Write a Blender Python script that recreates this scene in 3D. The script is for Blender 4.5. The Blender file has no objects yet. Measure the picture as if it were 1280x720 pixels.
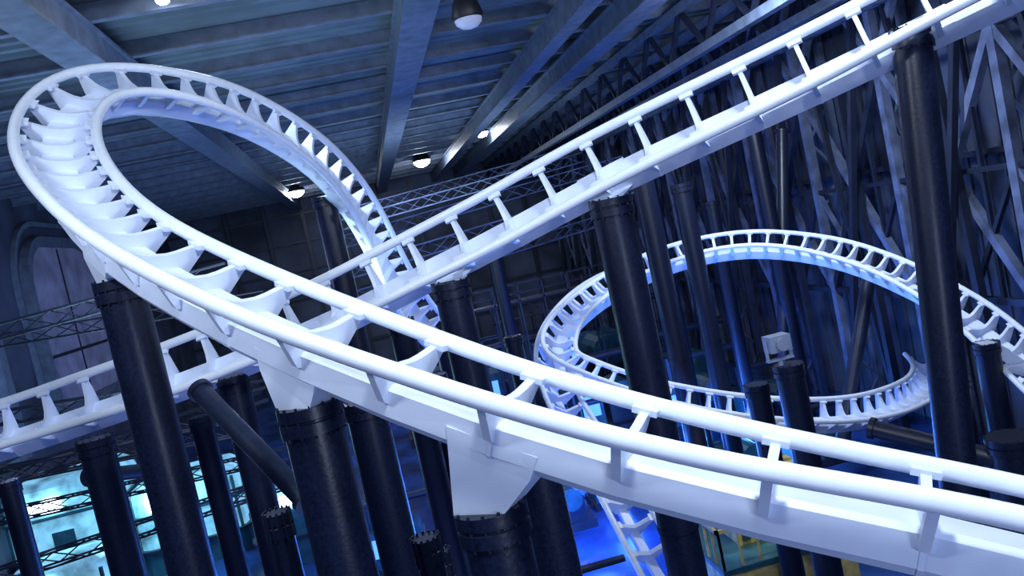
import bpy, bmesh, math, random
from mathutils import Vector, Matrix
random.seed(4)
G=1.15   # track gauge (m)
# track stations in centimetres / hundredths: centre x y z (above eye datum z=3 m), lateral direction
TA="""439 490 622 -72 -65 24|399 527 639 -68 -69 23|331 570 664 -64 -75 19|260 614 689 -59 -80 12|182 659 723 -52 -85 5|116 702 754 -46 -89 3|47 756 791 -39 -92 -5|-26 821 832 -36 -93 -10|-100 897 875 -33 -93 -17|-178 984 926 -32 -93 -17|-260 1088 985 -40 -91 -13|-335 1213 1052 -62 -78 0|-400 1348 1130 -94 -22 23|-435 1462 1202 -90 17 38|-438 1555 1264 -80 30 51|-410 1628 1306 -64 48 60|-361 1685 1320 -49 62 61|-295 1732 1310 -33 72 61|-221 1808 1285 -18 74 65|-150 1936 1251 -5 71 70|-76 2063 1190 11 70 70|-16 2200 1113 25 68 69|26 2338 1013 44 67 60|51 2479 909 56 72 41|78 2618 792 68 71 17|123 2755 671 74 66 -10|227 2879 505 82 57 -1"""
TB="""960 983 1126 -35 -74 -58|874 1045 1103 -32 -73 -61|788 1107 1080 -27 -72 -64|694 1171 1051 -17 -69 -70|588 1236 1024 -14 -70 -70|474 1303 996 -8 -69 -71|348 1371 961 -4 -67 -74|209 1430 916 -1 -66 -75|65 1490 878 4 -70 -71|-88 1541 836 9 -72 -69|-244 1594 805 15 -75 -65|-405 1648 777 19 -74 -64|-570 1703 758 24 -77 -59|-735 1748 740 31 -80 -52|-904 1793 728 36 -81 -47"""
TC="""1648 1921 169 -71 -19 -68|1697 2122 250 -76 -34 -55|1729 2328 347 -76 -43 -50|1716 2540 448 -72 -59 -38|1670 2757 538 -68 -65 -34|1593 2977 607 -62 -70 -36|1440 3106 658 -55 -76 -36|1252 3187 669 -37 -83 -42|1051 3166 653 -17 -90 -40|850 3094 616 1 -92 -39|687 3014 561 25 -88 -41|588 2923 500 65 -65 -39|554 2823 447 89 37 -26|585 2715 419 59 80 9|672 2646 359 52 85 12|814 2568 283 50 84 20|976 2537 212 53 81 25|1163 2503 149 53 80 27|1378 2516 92 51 81 29|1584 2583 59 47 84 29|1779 2704 44 28 90 32|1910 2833 62 -27 91 30|1960 2960 85 -80 40 21"""
TD="""1116 3458 618 -1 -92 -39|854 3294 588 14 -87 -48|663 3116 520 53 -68 -51|545 2925 434 93 17 -32|508 2721 342 94 32 -13|507 2512 257 92 39 -5|525 2351 163 94 33 6|529 2192 79 96 28 4|541 2082 -8 98 19 4|555 1972 -94 99 8 9"""
def parse(s):
    out=[]
    for r in s.split('|'):
        v=[float(q)/100 for q in r.split()]; v[2]+=3; out.append(v)
    return out

def mat(name,col,rough=.5,metal=0,nscale=0,namt=0,emit=None,es=0,bump=0,coat=0):
    m=bpy.data.materials.new(name); m.use_nodes=True; nt=m.node_tree; b=nt.nodes['Principled BSDF']
    b.inputs['Base Color'].default_value=(*col,1); b.inputs['Roughness'].default_value=rough; b.inputs['Metallic'].default_value=metal
    if coat: b.inputs['Coat Weight'].default_value=coat
    if nscale:
        tc=nt.nodes.new('ShaderNodeTexCoord'); n=nt.nodes.new('ShaderNodeTexNoise'); n.inputs['Scale'].default_value=nscale; n.inputs['Detail'].default_value=5
        nt.links.new(tc.outputs['Object'],n.inputs['Vector'])
        r=nt.nodes.new('ShaderNodeMapRange'); r.inputs[1].default_value=.3; r.inputs[2].default_value=.7; r.inputs[3].default_value=1-namt; r.inputs[4].default_value=1+namt
        nt.links.new(n.outputs['Fac'],r.inputs[0])
        mx=nt.nodes.new('ShaderNodeVectorMath'); mx.operation='SCALE'; mx.inputs[0].default_value=col
        nt.links.new(r.outputs[0],mx.inputs['Scale']); nt.links.new(mx.outputs[0],b.inputs['Base Color'])
        if bump:
            bp=nt.nodes.new('ShaderNodeBump'); bp.inputs['Strength'].default_value=bump; bp.inputs['Distance'].default_value=.02
            nt.links.new(n.outputs['Fac'],bp.inputs['Height']); nt.links.new(bp.outputs[0],b.inputs['Normal'])
        if emit:
            mm=nt.nodes.new('ShaderNodeMath'); mm.operation='MULTIPLY'; mm.inputs[1].default_value=es
            nt.links.new(r.outputs[0],mm.inputs[0]); nt.links.new(mm.outputs[0],b.inputs['Emission Strength'])
    if emit: b.inputs['Emission Color'].default_value=(*emit,1); b.inputs['Emission Strength'].default_value=es
    return m
M_track=mat('track_white_paint',(.72,.79,.94),.38,0,3,.05)
M_rail=mat('rail_white_paint',(.82,.88,.98),.28,0,6,.04)
M_col=mat('column_navy_paint',(.004,.007,.024),.36,0,24,.6,bump=.12)
M_cap=mat('column_flange_steel',(.015,.02,.04),.35,.3,9,.3)
M_ceil=mat('ceiling_panel',(.095,.135,.165),.6,0,.5,.35)
M_beam=mat('beam_paint',(.13,.165,.235),.5,0,2,.3)
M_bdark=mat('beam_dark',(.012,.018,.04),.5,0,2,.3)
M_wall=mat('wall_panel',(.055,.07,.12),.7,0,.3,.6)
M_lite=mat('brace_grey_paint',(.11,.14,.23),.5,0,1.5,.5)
M_floor=mat('floor_blue_coating',(.02,.06,.22),.22,0,.35,.85)
M_lamp=mat('lamp_glow',(1,1,1),.5,emit=(.8,.88,1),es=110)
M_dim=mat('lamp_lens_dim',(.4,.45,.6),.3,emit=(.6,.7,1),es=.2)
M_purp=mat('recess_panel_haze_glow',(.15,.17,.30),.7,0,.6,.35,emit=(.25,.3,.6),es=.10)  # faint emission puts a purple-blue haze glow into the panel colour
M_cyan=mat('cyan_glow',(.2,.5,.6),.5,0,.8,.8,emit=(.25,.62,.85),es=.5)
M_hot=mat('white_lamp_glare',(.9,.95,1),.5,emit=(.75,.9,1),es=7)  # small glowing box stands in for lamp glare, not a sign
M_blue=mat('blue_glow',(.1,.3,1),.5,emit=(.08,.25,1),es=2)
M_gold=mat('gold_paint',(.6,.47,.16),.4,.1,3,.4)
M_teal=mat('teal_panel',(.02,.09,.13),.4,0,2,.4)
M_black=mat('matte_black',(.008,.009,.014),.5)
M_slate=mat('slate_tube_paint',(.014,.02,.045),.35,0,5,.2)
M_flood=mat('floodlight_grey',(.28,.33,.45),.5)

col=bpy.context.collection
def mkobj(name,verts,faces,mats,fm=None,parent=None,smooth=None):
    me=bpy.data.meshes.new(name); me.from_pydata([tuple(v) for v in verts],[],faces)
    for m in mats: me.materials.append(m)
    if fm: me.polygons.foreach_set('material_index',fm)
    me.update()
    bm=bmesh.new(); bm.from_mesh(me); bmesh.ops.recalc_face_normals(bm,faces=bm.faces); bm.to_mesh(me); bm.free()
    if smooth:
        me.polygons.foreach_set('use_smooth',[True]*len(me.polygons))
        try: me.set_sharp_from_angle(angle=math.radians(smooth))
        except Exception: pass
    o=bpy.data.objects.new(name,me); col.objects.link(o)
    if parent: o.parent=parent; o.matrix_parent_inverse=Matrix.Translation(-parent.location)
    return o
def empty(name,loc=(0,0,0)):
    e=bpy.data.objects.new(name,None); e.location=loc; col.objects.link(e); e.empty_display_size=.3; return e
class MB:
    def __init__(s): s.v=[];s.f=[];s.m=[]
    def add(s,v,f,m=0):
        o=len(s.v); s.v+= [Vector(x) for x in v]; s.f+=[tuple(i+o for i in q) for q in f]; s.m+=[m]*len(f)
    def box(s,a,b,m=0):
        x0,y0,z0=a;x1,y1,z1=b
        s.add([(x0,y0,z0),(x1,y0,z0),(x1,y1,z0),(x0,y1,z0),(x0,y0,z1),(x1,y0,z1),(x1,y1,z1),(x0,y1,z1)],[(0,3,2,1),(4,5,6,7),(0,1,5,4),(1,2,6,5),(2,3,7,6),(3,0,4,7)],m)
    def rings(s,rings,m=0,cap=True,closed=False):
        n=len(rings[0]); v=[p for r in rings for p in r]; f=[]
        K=len(rings)
        for i in range(K-1+(1 if closed else 0)):
            for j in range(n):
                a=i*n+j;b=i*n+(j+1)%n;c=((i+1)%K)*n+(j+1)%n;d=((i+1)%K)*n+j
                f.append((a,b,c,d))
        if cap and not closed: f.append(tuple(range(n))[::-1]); f.append(tuple((K-1)*n+j for j in range(n)))
        s.add(v,f,m)
    def tube(s,p,q,r,n=8,m=0,r2=None):
        p=Vector(p);q=Vector(q);t=(q-p).normalized(); a=t.orthogonal().normalized(); b=t.cross(a)
        r2=r if r2 is None else r2
        s.rings([[c+(a*math.cos(2*math.pi*k/n)+b*math.sin(2*math.pi*k/n))*rr for k in range(n)] for c,rr in ((p,r),(q,r2))],m)
    def beam(s,p,q,w,h,m=0):
        p=Vector(p);q=Vector(q);t=(q-p).normalized(); up=Vector((0,0,1))
        if abs(t.z)>.95: up=Vector((0,1,0))
        a=t.cross(up).normalized()*w/2; b=a.cross(t).normalized()*h/2
        s.rings([[c+a+b,c-a+b,c-a-b,c+a-b] for c in (p,q)],m)
    def obj(s,name,mats,parent=None,smooth=None): return mkobj(name,s.v,s.f,mats,s.m,parent,smooth)

def frames(S,step=.22):
    P=[Vector(s[:3]) for s in S]; L=[Vector(s[3:]) for s in S]
    P=[2*P[0]-P[1]]+P+[2*P[-1]-P[-2]]; L=[L[0]]+L+[L[-1]]
    def cr(a,b,c,d,t): return .5*((2*b)+(c-a)*t+(2*a-5*b+4*c-d)*t*t+(3*b-a-3*c+d)*t**3)
    dp=[];dl=[]
    for i in range(1,len(P)-2):
        for k in range(20):
            t=k/20; dp.append(cr(*P[i-1:i+3],t)); dl.append(cr(*L[i-1:i+3],t))
    dp.append(P[-2]); dl.append(L[-2])
    cp=[dp[0]];cl=[dl[0]];acc=0
    for i in range(1,len(dp)):
        seg=(dp[i]-dp[i-1]).length
        while acc+seg>=step:
            u=(step-acc)/seg
            np_=dp[i-1].lerp(dp[i],u); nl=dl[i-1].lerp(dl[i],u)
            cp.append(np_);cl.append(nl); dp[i-1]=np_; dl[i-1]=nl; seg=(dp[i]-np_).length; acc=0
            if seg<1e-6: break
        acc+=seg
    for it in range(14):
        cp=[cp[0]]+[(cp[i-1]+2*cp[i]+cp[i+1])/4 for i in range(1,len(cp)-1)]+[cp[-1]]
    for it in range(40):
        cl=[cl[0]]+[(cl[i-1]+2*cl[i]+cl[i+1])/4 for i in range(1,len(cl)-1)]+[cl[-1]]
    out=[]
    for i in range(len(cp)):
        t=(cp[min(i+1,len(cp)-1)]-cp[max(i-1,0)]).normalized()
        l=cl[i]; l=(l-t*l.dot(t)).normalized(); n=t.cross(l)
        out.append((cp[i],t,l,n))
    return out
def build_track(S,spacing,prof,ptk=.035,full=.6):
    fr=frames(S); root=empty('roller_coaster_track',fr[len(fr)//2][0]); n_=len(fr)
    for sgn,nm in ((-1,'rail_inner'),(1,'rail_outer')):
        mb=MB(); mb.rings([[c+l*(sgn*G/2)+(l*math.cos(a)+n*math.sin(a))*.085 for a in [2*math.pi*k/12 for k in range(12)]] for c,t,l,n in fr])
        mb.obj(nm,[M_rail],root,50)
    idx=[0]
    while idx[-1]+spacing(idx[-1]/n_)<n_-1: idx.append(idx[-1]+spacing(idx[-1]/n_))
    ide=idx+[n_-1]
    mb=MB(); mb.rings([[fr[i][0]+fr[i][2]*a+fr[i][3]*b for a,b in prof] for i in ide]); mb.obj('spine',[M_track],root)
    mb=MB(); zc=sum(b for a,b in prof)/len(prof)
    for i in idx[1:-1:3]:
        c,t,l,n=fr[i]
        mb.rings([[c+t*o+l*a*1.03+n*(zc+(b-zc)*1.04) for a,b in prof] for o in (-.02,.02)])
    mb.obj('spine_joint_collars',[M_track],root)
    mb=MB()
    w=prof[1][0]; zt=prof[1][1]
    ho=[(-.555,.0),(-.555,-.07),(-w-.08,zt-.16),(-w+.06,zt-.2),(w-.06,zt-.2),(w+.08,zt-.16),(.555,-.07),(.555,.0)]
    hi=[(-.50,.0),(-.42,-.03),(-w,zt*full*.8),(-w+.12,zt*full),(w-.12,zt*full),(w,zt*full*.8),(.42,-.03),(.50,.0)]
    for i in idx:
        c,t,l,n=fr[i]
        for j in range(7):
            q=[ho[j],ho[j+1],hi[j+1],hi[j]]
            mb.rings([[c+t*o+l*a+n*b for a,b in q] for o in (-ptk,ptk)])
        for sg in (-1,1):
            q=[(sg*.40,-.0),(sg*.55,-.0),(sg*.55,-.06),(sg*.42,-.06)]
            mb.rings([[c+t*o+l*a+n*b for a,b in q] for o in (-.11,.11)])
    mb.obj('cross_ties',[M_track],root)
    return fr
PA=[(-.22,-.27),(.22,-.27),(.27,-.32),(.23,-.58),(.16,-.65),(-.16,-.65),(-.23,-.58),(-.27,-.32)]
PB=[(-.18,-.42),(.18,-.42),(.22,-.47),(.18,-.80),(.13,-.84),(-.13,-.84),(-.18,-.80),(-.22,-.47)]
PD=[(-.11,-.40),(.11,-.40),(.13,-.43),(.11,-.62),(.08,-.65),(-.08,-.65),(-.11,-.62),(-.13,-.43)]
FR={}
FR['A']=build_track(parse(TA),lambda u:5 if u<.2 else (4 if u<.3 else 3),PA,ptk=.04,full=.4)
FR['B']=build_track(parse(TB),lambda u:4,PB)
FR['C']=build_track(parse(TC),lambda u:3,PB,ptk=.05)
FR['D']=build_track(parse(TD),lambda u:4,PD,ptk=.06)

def column(top,r=.3,base=None,track=None,cap=True):
    top=Vector(top); base=Vector(base) if base else Vector((top.x,top.y,0))
    ax=(top-base); Ln=ax.length; t=ax.normalized(); a=t.orthogonal().normalized(); b=t.cross(a)
    root=empty('support_column',base); N=28
    pr=[(0,r*1.5),(.08,r*1.5),(.08,r)]
    z=6.5
    while z<Ln-4:
        pr+=[(z-.04,r),(z-.04,r*1.06),(z+.04,r*1.06),(z+.04,r)]; z+=6.5
    pr+=[(Ln-.28,r),(Ln-.28,r*1.11),(Ln-.16,r*1.11),(Ln-.15,r*1.04),(Ln-.13,r*1.04),(Ln-.12,r*1.11),(Ln,r*1.11)]
    mb=MB(); mb.rings([[base+t*h+(a*math.cos(2*math.pi*k/N)+b*math.sin(2*math.pi*k/N))*rr for k in range(N)] for h,rr in pr])
    mb.obj('shaft',[M_col],root,35)
    mb=MB()
    for k in range(14):
        d=(a*math.cos(2*math.pi*k/14)+b*math.sin(2*math.pi*k/14))*r*1.05
        mb.tube(base+t*(Ln-.31)+d,base+t*(Ln+.025)+d,.016,6)
    mb.obj('flange_bolts',[M_cap],root)
    if track:
        fr=FR[track]
        i=min(range(len(fr)),key=lambda k:(fr[k][0]-fr[k][3]*.6-top).length)
        c,tt,l,n=fr[i]; mb=MB()
        s=c-n*.45
        q0=[s+tt*.44+l*.24,s-tt*.44+l*.24,s-tt*.44-l*.24,s+tt*.44-l*.24]
        s2=c-n*.68
        q1=[s2+tt*.40+l*.2,s2-tt*.40+l*.2,s2-tt*.40-l*.2,s2+tt*.40-l*.2]
        th_=Vector((tt.x,tt.y,0)).normalized(); lh=Vector((0,0,1)).cross(th_)
        if lh.dot(l)<0: lh=-lh
        q2=[top+th_*.26+lh*.2,top-th_*.26+lh*.2,top-th_*.26-lh*.2,top+th_*.26-lh*.2]
        mb.rings([q0,q1,q2])
        mb.obj('white_saddle_bracket',[M_track],root)
for x,y,z,r,tr in ((-3.19,11.79,12.40,.3,'A'),(-.92,8.88,10.67,.3,'A'),(.55,7.45,9.61,.3,'A'),(4.0,13.49,12.09,.33,'B'),(-.78,23.09,13.81,.3,'A'),(1.25,14.57,11.29,.3,'B'),(16.19,21.38,5.96,.33,'C')):
    column((x,y,z),r,None,tr)
column((8.19,11.21,13.54),.27,(7.1,11.21,0),'B')
for x,y,z,r in ((8.92,18.57,7.46,.33),(8.9,20.54,6.68,.3),(10.84,14.12,6.17,.4),(-5.52,16.44,9.84,.3),(-2.95,16.58,10.36,.28),(-.63,15.14,9.56,.36),(.39,20.12,10.4,.3),(9.24,27.04,12.94,.36),(11.13,28.71,12.16,.34),(16.9,34.2,14.4,.34),(3.97,27.54,8.46,.3),(-1.7,10.22,9.31,.15),(-.08,9.42,8.82,.15),(.87,20.94,8.81,.34),(-4.39,19.78,9.34,.25),(1.56,11.21,9.02,.3),(1.69,25.91,9.16,.34),(2.59,29.69,7.14,.34),(14.83,35.15,11.18,.3),(13.92,19.7,5.78,.28),(-7.06,25.24,8.97,.3),(7.06,35.07,7.02,.3),(.03,10.38,8.28,.14),(-1.9,18.6,9.2,.26),(2.6,17.2,7.6,.26),(12.9,37,13,.35),(5.3,37,11,.3),(-4.0,22.5,8.4,.26),(-2.6,26,9,.26),(-9.5,22,8.6,.24)):
    column((x,y,z),r)
for P,Q,r in (((-3.25,15.11,10.39),(-1.74,13.22,8.59),.17),((-5.71,16.3,9.2),(-4.7,18.4,8.6),.14),((9.17,15.91,6.38),(10.6,14.3,5.75),.18),((18.4,29.5,8.2),(15.2,28.6,1.6),.26),((18.6,35,13.5),(16,34,3),.26)):
    mb=MB(); P=Vector(P);Q=Vector(Q); mb.tube(P,Q,r,20); t=(Q-P).normalized()
    for e in (P,Q): mb.tube(e-t*.05,e+t*.05,r*1.25,20)
    mb.obj('diagonal_brace_tube',[M_slate],None,40)

XL,XR,Y0,Y1,H=-20,22,-6,95,20
def simple(name,a,b,m):
    mb=MB(); mb.box(a,b); return mb.obj(name,[m])
simple('floor',(XL,Y0,-.3),(XR,Y1,0),M_floor)
simple('wall_left',(XL-.4,Y0,0),(XL,Y1,H),M_wall)
simple('wall_right',(XR,Y0,0),(XR+.4,Y1,H),M_wall)
simple('wall_back',(XL,Y1,0),(XR,Y1+.4,H),M_wall)
mb=MB(); y=Y0; rows=[]
while y<Y1-.01:
    for dy,dz in ((0,0),(.28,0),(.36,.1),(.62,.1)): rows.append((y+dy,H+dz))
    y+=.7
rows.append((Y1,H)); 
v=[];f=[]
for yy,zz in rows: v+=[(XL,yy,zz),(XR,yy,zz)]
for i in range(len(rows)-1): f.append((2*i,2*i+1,2*i+3,2*i+2))
mb.add(v,f); mb.box((XL,Y0,H+.2),(XR,Y1,H+.4)); mb.obj('ceiling',[M_ceil])
mb=MB(); y=4
while y<Y1:
    mb.box((XL,y,H-.45),(XR,y+.06,H),0); mb.box((XL,y-.1,H-.5),(XR,y+.16,H-.45),0); y+=4
mb.obj('ceiling_purlins',[M_beam])
for x,w in ((-6.1,.4),(3.0,.42),(8.9,.25),(11.6,.42)):
    mb=MB(); mb.box((x-w,Y0,H-1.4),(x+w,Y1,H-.52),0); mb.box((x-w-.1,Y0,H-1.46),(x+w+.1,Y1,H-1.4),0); mb.box((x-w-.1,Y0,H-.62),(x+w+.1,Y1,H-.52),0)
    mb.obj('ceiling_box_girder',[M_beam])
for x in (14.6,17.4,20):
    mb=MB()
    mb.beam((x,Y0,H-.8),(x,Y1,H-.8),.4,.35,0); mb.beam((x,Y0,H-2.8),(x,Y1,H-2.8),.4,.35,0)
    y=0;k=0
    while y<Y1-2:
        a,b=(H-.8,H-2.8) if k%2 else (H-2.8,H-.8)
        mb.beam((x,y,a),(x,y+2,b),.18,.18,1); y+=2;k+=1
    mb.obj('ceiling_truss_girder',[M_beam,M_bdark])
y=18
while y<Y1:
    mb=MB()
    x0=XR-.4;x1=XR-1.7
    mb.beam((x0,y,0),(x0,y,H-.1),.3,.3); mb.beam((x1,y,0),(x1,y,H-.7),.34,.34)
    z=0;k=0
    while z<H-2:
        mb.beam((x0 if k%2 else x1,y,z),(x1 if k%2 else x0,y,z+1.6),.12,.12); z+=1.6;k+=1
    mb.obj('steel_truss_column',[M_lite])
    if y+6<Y1:
        mb=MB()
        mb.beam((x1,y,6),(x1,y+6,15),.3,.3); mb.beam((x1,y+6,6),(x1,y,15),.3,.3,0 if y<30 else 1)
        mb.beam((x1,y,15),(x1,y+6,15),.24,.24,1); mb.beam((x1,y,6),(x1,y+6,6),.24,.24,1)
        mb.beam((x1,y,15),(x1,y+3,19.2),.26,.26); mb.beam((x1,y+6,15),(x1,y+3,19.2),.26,.26)
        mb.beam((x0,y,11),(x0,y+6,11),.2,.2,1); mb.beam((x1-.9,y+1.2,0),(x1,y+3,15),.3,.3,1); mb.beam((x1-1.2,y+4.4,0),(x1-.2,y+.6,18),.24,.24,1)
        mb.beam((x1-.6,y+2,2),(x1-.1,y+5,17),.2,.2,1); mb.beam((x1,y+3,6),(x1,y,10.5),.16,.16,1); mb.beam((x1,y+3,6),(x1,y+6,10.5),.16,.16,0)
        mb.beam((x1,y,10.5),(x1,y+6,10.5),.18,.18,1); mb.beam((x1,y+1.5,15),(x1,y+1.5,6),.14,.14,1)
        mb.obj('wall_cross_bracing',[M_lite,M_bdark])
    y+=6
mb=MB(); y=Y0
while y<Y1: mb.box((XR-.08,y,0),(XR,y+.12,H)); y+=.9
mb.obj('trim_1',[M_wall])
mb=MB()
for z in (3,6,9,12,15,18): mb.box((XL,Y1-.3,z),(XR,Y1,z+.25))
for x in range(-18,22,4): mb.box((x,Y1-.5,0),(x+.4,Y1-.3,H-.1))
mb.obj('trim_2',[M_bdark])
def arch(yc,w,zb,zt,nm):
    root=empty(nm,(XL,yc,zb))
    def loop(o,x):
        hw=w/2+o; pts=[(x,yc-hw,zb-o),(x,yc+hw,zb-o)]
        r=3+o
        for k in range(9): a=math.pi/2*k/8; pts.append((x,yc+hw-r+r*math.cos(a),zt+o-r+r*math.sin(a)))
        for k in range(9): a=math.pi/2+math.pi/2*k/8; pts.append((x,yc-hw+r+r*math.cos(a),zt+o-r+r*math.sin(a)))
        return [Vector(p) for p in pts]
    mb=MB(); mb.rings([loop(0,XL+.05),loop(.6,XL+.05),loop(.6,XL+.6),loop(0,XL+.6)],closed=True)
    mb.rings([loop(1.3,XL+.02),loop(1.6,XL+.02),loop(1.6,XL+.3),loop(1.3,XL+.3)],closed=True)
    mb.obj('frame',[M_beam],root,35)
    mb=MB(); mb.rings([loop(0,XL+.06),loop(0,XL+.12)]); mb.obj('pane',[M_purp],root)
    mb=MB(); mb.box((XL+.12,yc-w/2,zb+3),(XL+.2,yc+w/2,zb+3.2)); mb.box((XL+.12,yc-.05,zb),(XL+.2,yc+.05,zt-.1))
    mb.obj('mullions',[M_bdark],root)
arch(40,15,7,17.6,'window_1'); arch(61,13,7,17,'window_2')

def truss(p,q,w=.5,bay=.8,r=.035,m=M_bdark,name='lighting_truss'):
    p=Vector(p);q=Vector(q);t=(q-p);Ln=t.length;t.normalize(); a=t.cross(Vector((0,0,1))).normalized()*w/2; b=Vector((0,0,w/2))
    mb=MB(); cs=[a+b,-a+b,-a-b,a-b]
    for c in cs: mb.tube(p+c,q+c,r,6)
    n=int(Ln/bay)
    for i in range(n):
        for j in range(4):
            c1,c2=cs[j],cs[(j+1)%4]
            if i%2: c1,c2=c2,c1
            mb.tube(p+t*i*bay+c1,p+t*(i+1)*bay+c2,r*.6,5)
    mb.obj(name,[m])
for z,y,e in ((11.6,24,.9),(10.2,27,-1.2),(12.2,31,-.8),(9.0,23,-.9),(7.4,26,1.1),(6.6,29,-.7),(5.2,24.5,.8)): truss((-19,y,z),(-4,y+1.5,z+e),.4)
for z,y in ((13,44),(14.2,52),(11.5,40),(15.2,60),(10,48)): truss((-1,y,z),(15,y+3,z+1.2),.6,1,.035,M_lite)
for x,y in ((-16,25.9),(-8.5,29)):
    mb=MB(); mb.tube((x,y,0),(x,y,13.5),.07); mb.tube((x+.6,y,0),(x+.6,y,13.5),.07)
    for k in range(26): mb.tube((x,y,.5*k+.3),(x+.6,y,.5*k+.3),.03)
    mb.obj('access_ladder',[M_bdark])
def walkway(x0,x1,y,z):
    mb=MB(); mb.box((x0,y,z),(x1,y+1.2,z+.1),0)
    x=x0
    while x<=x1:
        mb.box((x,y,0),(x+.1,y+.1,z+1.1),0); mb.box((x,y+1.1,0),(x+.1,y+1.2,z+1.1),0); x+=1.5
    for h in (.5,1.05):
        mb.box((x0,y,z+h),(x1+.1,y+.05,z+h+.05),1); mb.box((x0,y+1.15,z+h),(x1+.1,y+1.2,z+h+.05),1)
    mb.obj('maintenance_walkway',[M_bdark,M_slate])
walkway(-4,6,47,5); walkway(2,14,49.5,7.5); walkway(8,18,63,5)
def machine(x,y,s=1):
    mb=MB(); B_=lambda a,b,m: mb.box((x+a[0]*s,y+a[1]*s,a[2]*s),(x+b[0]*s,y+b[1]*s,b[2]*s),m)
    B_((0,0,0),(2.2,1.4,.25),1); B_((.1,.1,.25),(1.0,1.2,1.3),0); B_((1.2,.3,.25),(2.0,1.1,.9),2)
    mb.tube((x+1.6*s,y+.2*s,.9*s),(x+1.6*s,y+1.3*s,.9*s),.35*s,16,0)
    mb.tube((x+.5*s,y+.6*s,1.3*s),(x+.5*s,y+.6*s,2.0*s),.14*s,10,1); mb.tube((x+.5*s,y+.6*s,1.9*s),(x+2.4*s,y+.6*s,1.9*s),.1*s,10,1)
    B_((.2,.05,.6),(.9,.1,1.1),3)
    mb.obj('ride_drive_machinery',[M_teal,M_bdark,M_slate,M_blue])
for x,y,s in ((14.5,31,1.2),(10.5,30.5,1.4),(6.6,33,1.2),(6,39,1.5),(3.4,31.5,1.3),(-3,32,1.4),(12.5,40,1.9),(-7,22,1.0),(2.5,22.5,1.1),(-1,27,1.1),(3,42,1.5),(8,43,2.2),(13.5,45,2.2),(9,53,3),(13,57,2.6),(4,53,2.4),(15,37,1.6),(0,52,2.2)): machine(x,y,s)

def pendant(p,r=.35,lens=None,drop=True):
    p=Vector(p); root=empty('pendant_lamp' if drop else 'ceiling_downlight',p); lens=lens or M_lamp
    mb=MB(); N=20; k_=2.0 if drop else 1.1
    prof=[(.0,r*.92),(.08,r),(.5*r*k_,r*.8),(.8*r*k_,r*.45),(1.0*r*k_,.08)]
    mb.rings([[p+Vector((math.cos(2*math.pi*k/N)*rr,math.sin(2*math.pi*k/N)*rr,h)) for k in range(N)] for h,rr in prof],0)
    if p.z+r*k_<H-.1: mb.tube(p+Vector((0,0,r*k_)),(p.x,p.y,H-.05),.035,8)
    mb.obj('housing',[M_black],root,40)
    mb=MB(); mb.rings([[p+Vector((math.cos(2*math.pi*k/N)*rr,math.sin(2*math.pi*k/N)*rr,h)) for k in range(N)] for h,rr in ((.02,r*.88),(-r*.25,r*.8),(-r*.5,r*.5),(-r*.62,.02))])
    mb.obj('lens',[lens],root,60)
for p,r in (((6.4,75.68,19.2),.85),((10.34,64.4,19.3),.55),((-5.04,80.5,19.2),.85),((-3.6,23.2,19.5),.2)): pendant(p,r,None,False)
pendant((16.9,19.9,15.0),.3)
pendant((3.84,22.12,17.42),.42,M_dim)
mb=MB(); c=Vector((8.75,18.57,8.0)); mb.box((c.x-.26,c.y-.2,c.z-.18),(c.x+.26,c.y+.2,c.z+.2)); mb.box((c.x-.32,c.y-.04,c.z-.35),(c.x-.27,c.y+.04,c.z+.1)); mb.box((c.x+.27,c.y-.04,c.z-.35),(c.x+.32,c.y+.04,c.z+.1)); mb.box((c.x-.32,c.y-.08,c.z-.4),(c.x+.32,c.y+.08,c.z-.35)); mb.tube((c.x,c.y,c.z-.4),(c.x,c.y,7.47),.06)
mb.tube((c.x,c.y-.2,c.z),(c.x,c.y-.32,c.z),.15,16)
mb.obj('floodlight',[M_flood])

def light(kind,loc,e,colr,size=1,target=None,spot=50):
    l=bpy.data.lights.new(kind.lower()+'_light',kind); l.energy=e; l.color=colr
    if kind=='AREA': l.size=size
    else: l.shadow_soft_size=size
    if kind=='SPOT': l.spot_size=math.radians(spot); l.spot_blend=.5
    o=bpy.data.objects.new('scene_light',l); o.location=loc; col.objects.link(o)
    if target: o.rotation_euler=(Vector(target)-Vector(loc)).to_track_quat('-Z','Y').to_euler()
    return o
light('AREA',(2,2,18),1000,(.78,.88,1),1.2,(1,8,10))
light('AREA',(-7,6,17),620,(.74,.85,1),1.2,(-3,13,12.5))
light('AREA',(9,8,18),850,(.74,.85,1),1.4,(2,14,13))
light('AREA',(4,-3,9),300,(.6,.72,1),2,(1,8,10.5))  # added front fill to brighten the near spine, no fixture
light('AREA',(12,24,17),1600,(.68,.8,1),2,(13,29,9))
light('AREA',(-3,22,18),500,(.6,.72,1),2,(-2,24,12))
light('AREA',(2,55,17),1500,(.42,.5,1),5,(2,55,8))  # added blue-purple wash standing in for haze at the far end
light('AREA',(-4,26,10),850,(.6,.85,1),8,(-5,30,20))  # added upward fill to brighten the ceiling
light('AREA',(5,50,11),1200,(.6,.8,1),9,(4,56,20))  # second added uplight, for the ceiling farther back
light('AREA',(0,16,1),320,(.2,.33,1),8,(0,16,10))  # added blue fill from below, no fixture there
light('POINT',(8,35.5,1.6),3500,(.05,.18,1),1)
light('POINT',(5.5,29,2),1900,(.05,.2,1),1)
light('POINT',(-1,24.5,2),1400,(.06,.2,1),1)
light('POINT',(13.5,33.5,1.2),1500,(.08,.35,1),.6)
light('SPOT',(8.6,21,7.5),1100,(1,.82,.45),.3,(9.6,24,1.5),42)  # added warm spot to brighten the gold stage
light('POINT',(-12,38,5),900,(.4,.85,1),1)
light('POINT',(-15,38,12),900,(.45,.5,1),1)

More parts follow.
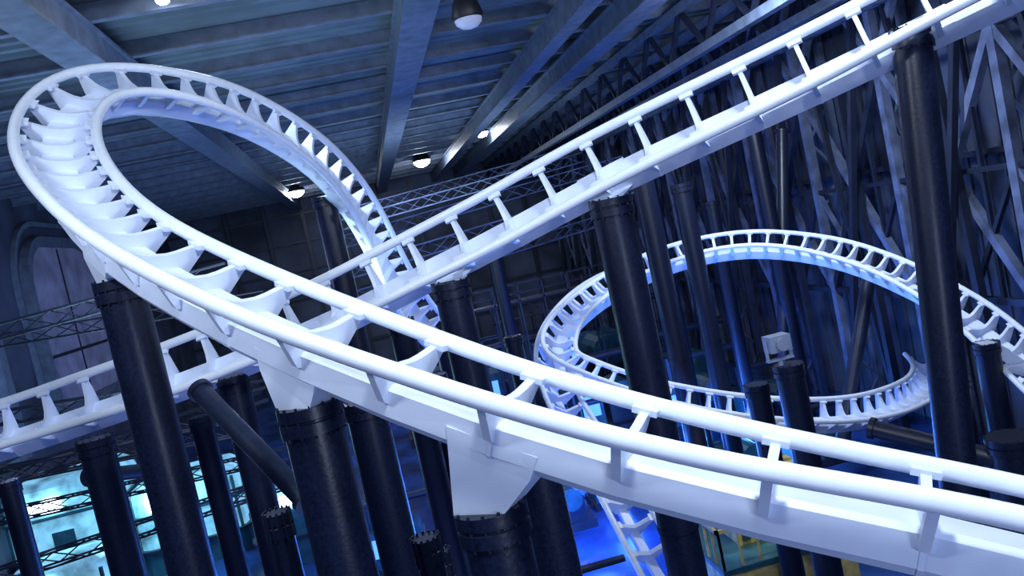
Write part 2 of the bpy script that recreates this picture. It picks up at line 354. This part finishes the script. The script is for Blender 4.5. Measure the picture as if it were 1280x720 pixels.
def kiosk(c,w,d,h):
    c=Vector(c); mb=MB()
    def rr(o,z):
        pts=[];r=.9
        for sx,sy,a0 in ((1,1,0),(-1,1,1),(-1,-1,2),(1,-1,3)):
            for k in range(5):
                a=(a0+k/4)*math.pi/2; pts.append(c+Vector((sx*(w/2-r)+(r+o)*math.cos(a),sy*(d/2-r)+(r+o)*math.sin(a),z)))
        return pts
    mb.rings([rr(0,0),rr(0,1.1)],1); mb.rings([rr(.2,1.1),rr(.2,1.2)],2); mb.rings([rr(-.05,1.2),rr(-.05,h-.9),rr(-.25,h-.4),rr(-.6,h-.15)],0); mb.rings([rr(.1,h*.62),rr(.1,h*.62+.15)],1)
    for k in (2,7,12,17):
        p=rr(.02,0)[k]; mb.box((p.x-.06,p.y-.06,1.1),(p.x+.06,p.y+.06,h-.6),1)
    mb.box((c.x-.5,c.y-d/2-.08,0),(c.x+.5,c.y-d/2,2.3),1)
    mb.box((c.x-w*.3,c.y-d/2-.25,h*.7),(c.x+w*.05,c.y-d/2-.1,h*.84),3)
    mb.obj('glowing_kiosk',[M_cyan,M_teal,M_bdark,M_hot])
kiosk((-17,46,0),5.5,5,4.8); kiosk((-10.5,42,0),5,4,4.2); kiosk((-14,35,0),4,3,3.4); kiosk((-5.5,38,0),3.5,3,3.6)
mb=MB()
mb.box((7.6,22,0),(11.5,26,1.3),0); mb.box((7.5,21.9,1.3),(11.6,26.1,1.45),1)
for k in range(8): mb.box((7.55+k*.55,21.95,1.45),(7.61+k*.55,22.01,2.5),0); mb.box((7.55,21.95+k*.55,1.45),(7.61,22.01+k*.55,2.5),0)
mb.box((7.5,21.94,2.5),(11.6,22.04,2.6),0); mb.box((7.5,21.94,2.5),(7.6,26,2.6),0)
mb.box((8.6,23.2,1.45),(11.2,25.4,2.9),0)
for k in range(6): mb.box((8.7+k*.42,23.12,1.6),(8.95+k*.42,23.2,2.7),1)
mb.box((8.4,23.0,2.9),(11.4,25.6,3.05),0)
for k in range(5): mb.box((8.5+k*.6,23.1,3.05),(8.6+k*.6,25.5,3.09),1)
mb.obj('gold_stage_platform',[M_gold,M_teal])

w=bpy.data.worlds.new('w'); bpy.context.scene.world=w; w.use_nodes=True
w.node_tree.nodes['Background'].inputs[0].default_value=(.2,.36,1,1); w.node_tree.nodes['Background'].inputs[1].default_value=.28

cam=bpy.data.cameras.new('camera'); co=bpy.data.objects.new('camera',cam); col.objects.link(co)
co.location=(0,0,12); co.rotation_euler=(1.4976,.2141,-.1709)
cam.lens=30; bpy.context.scene.camera=co
bpy.context.scene.view_settings.view_transform='Standard'
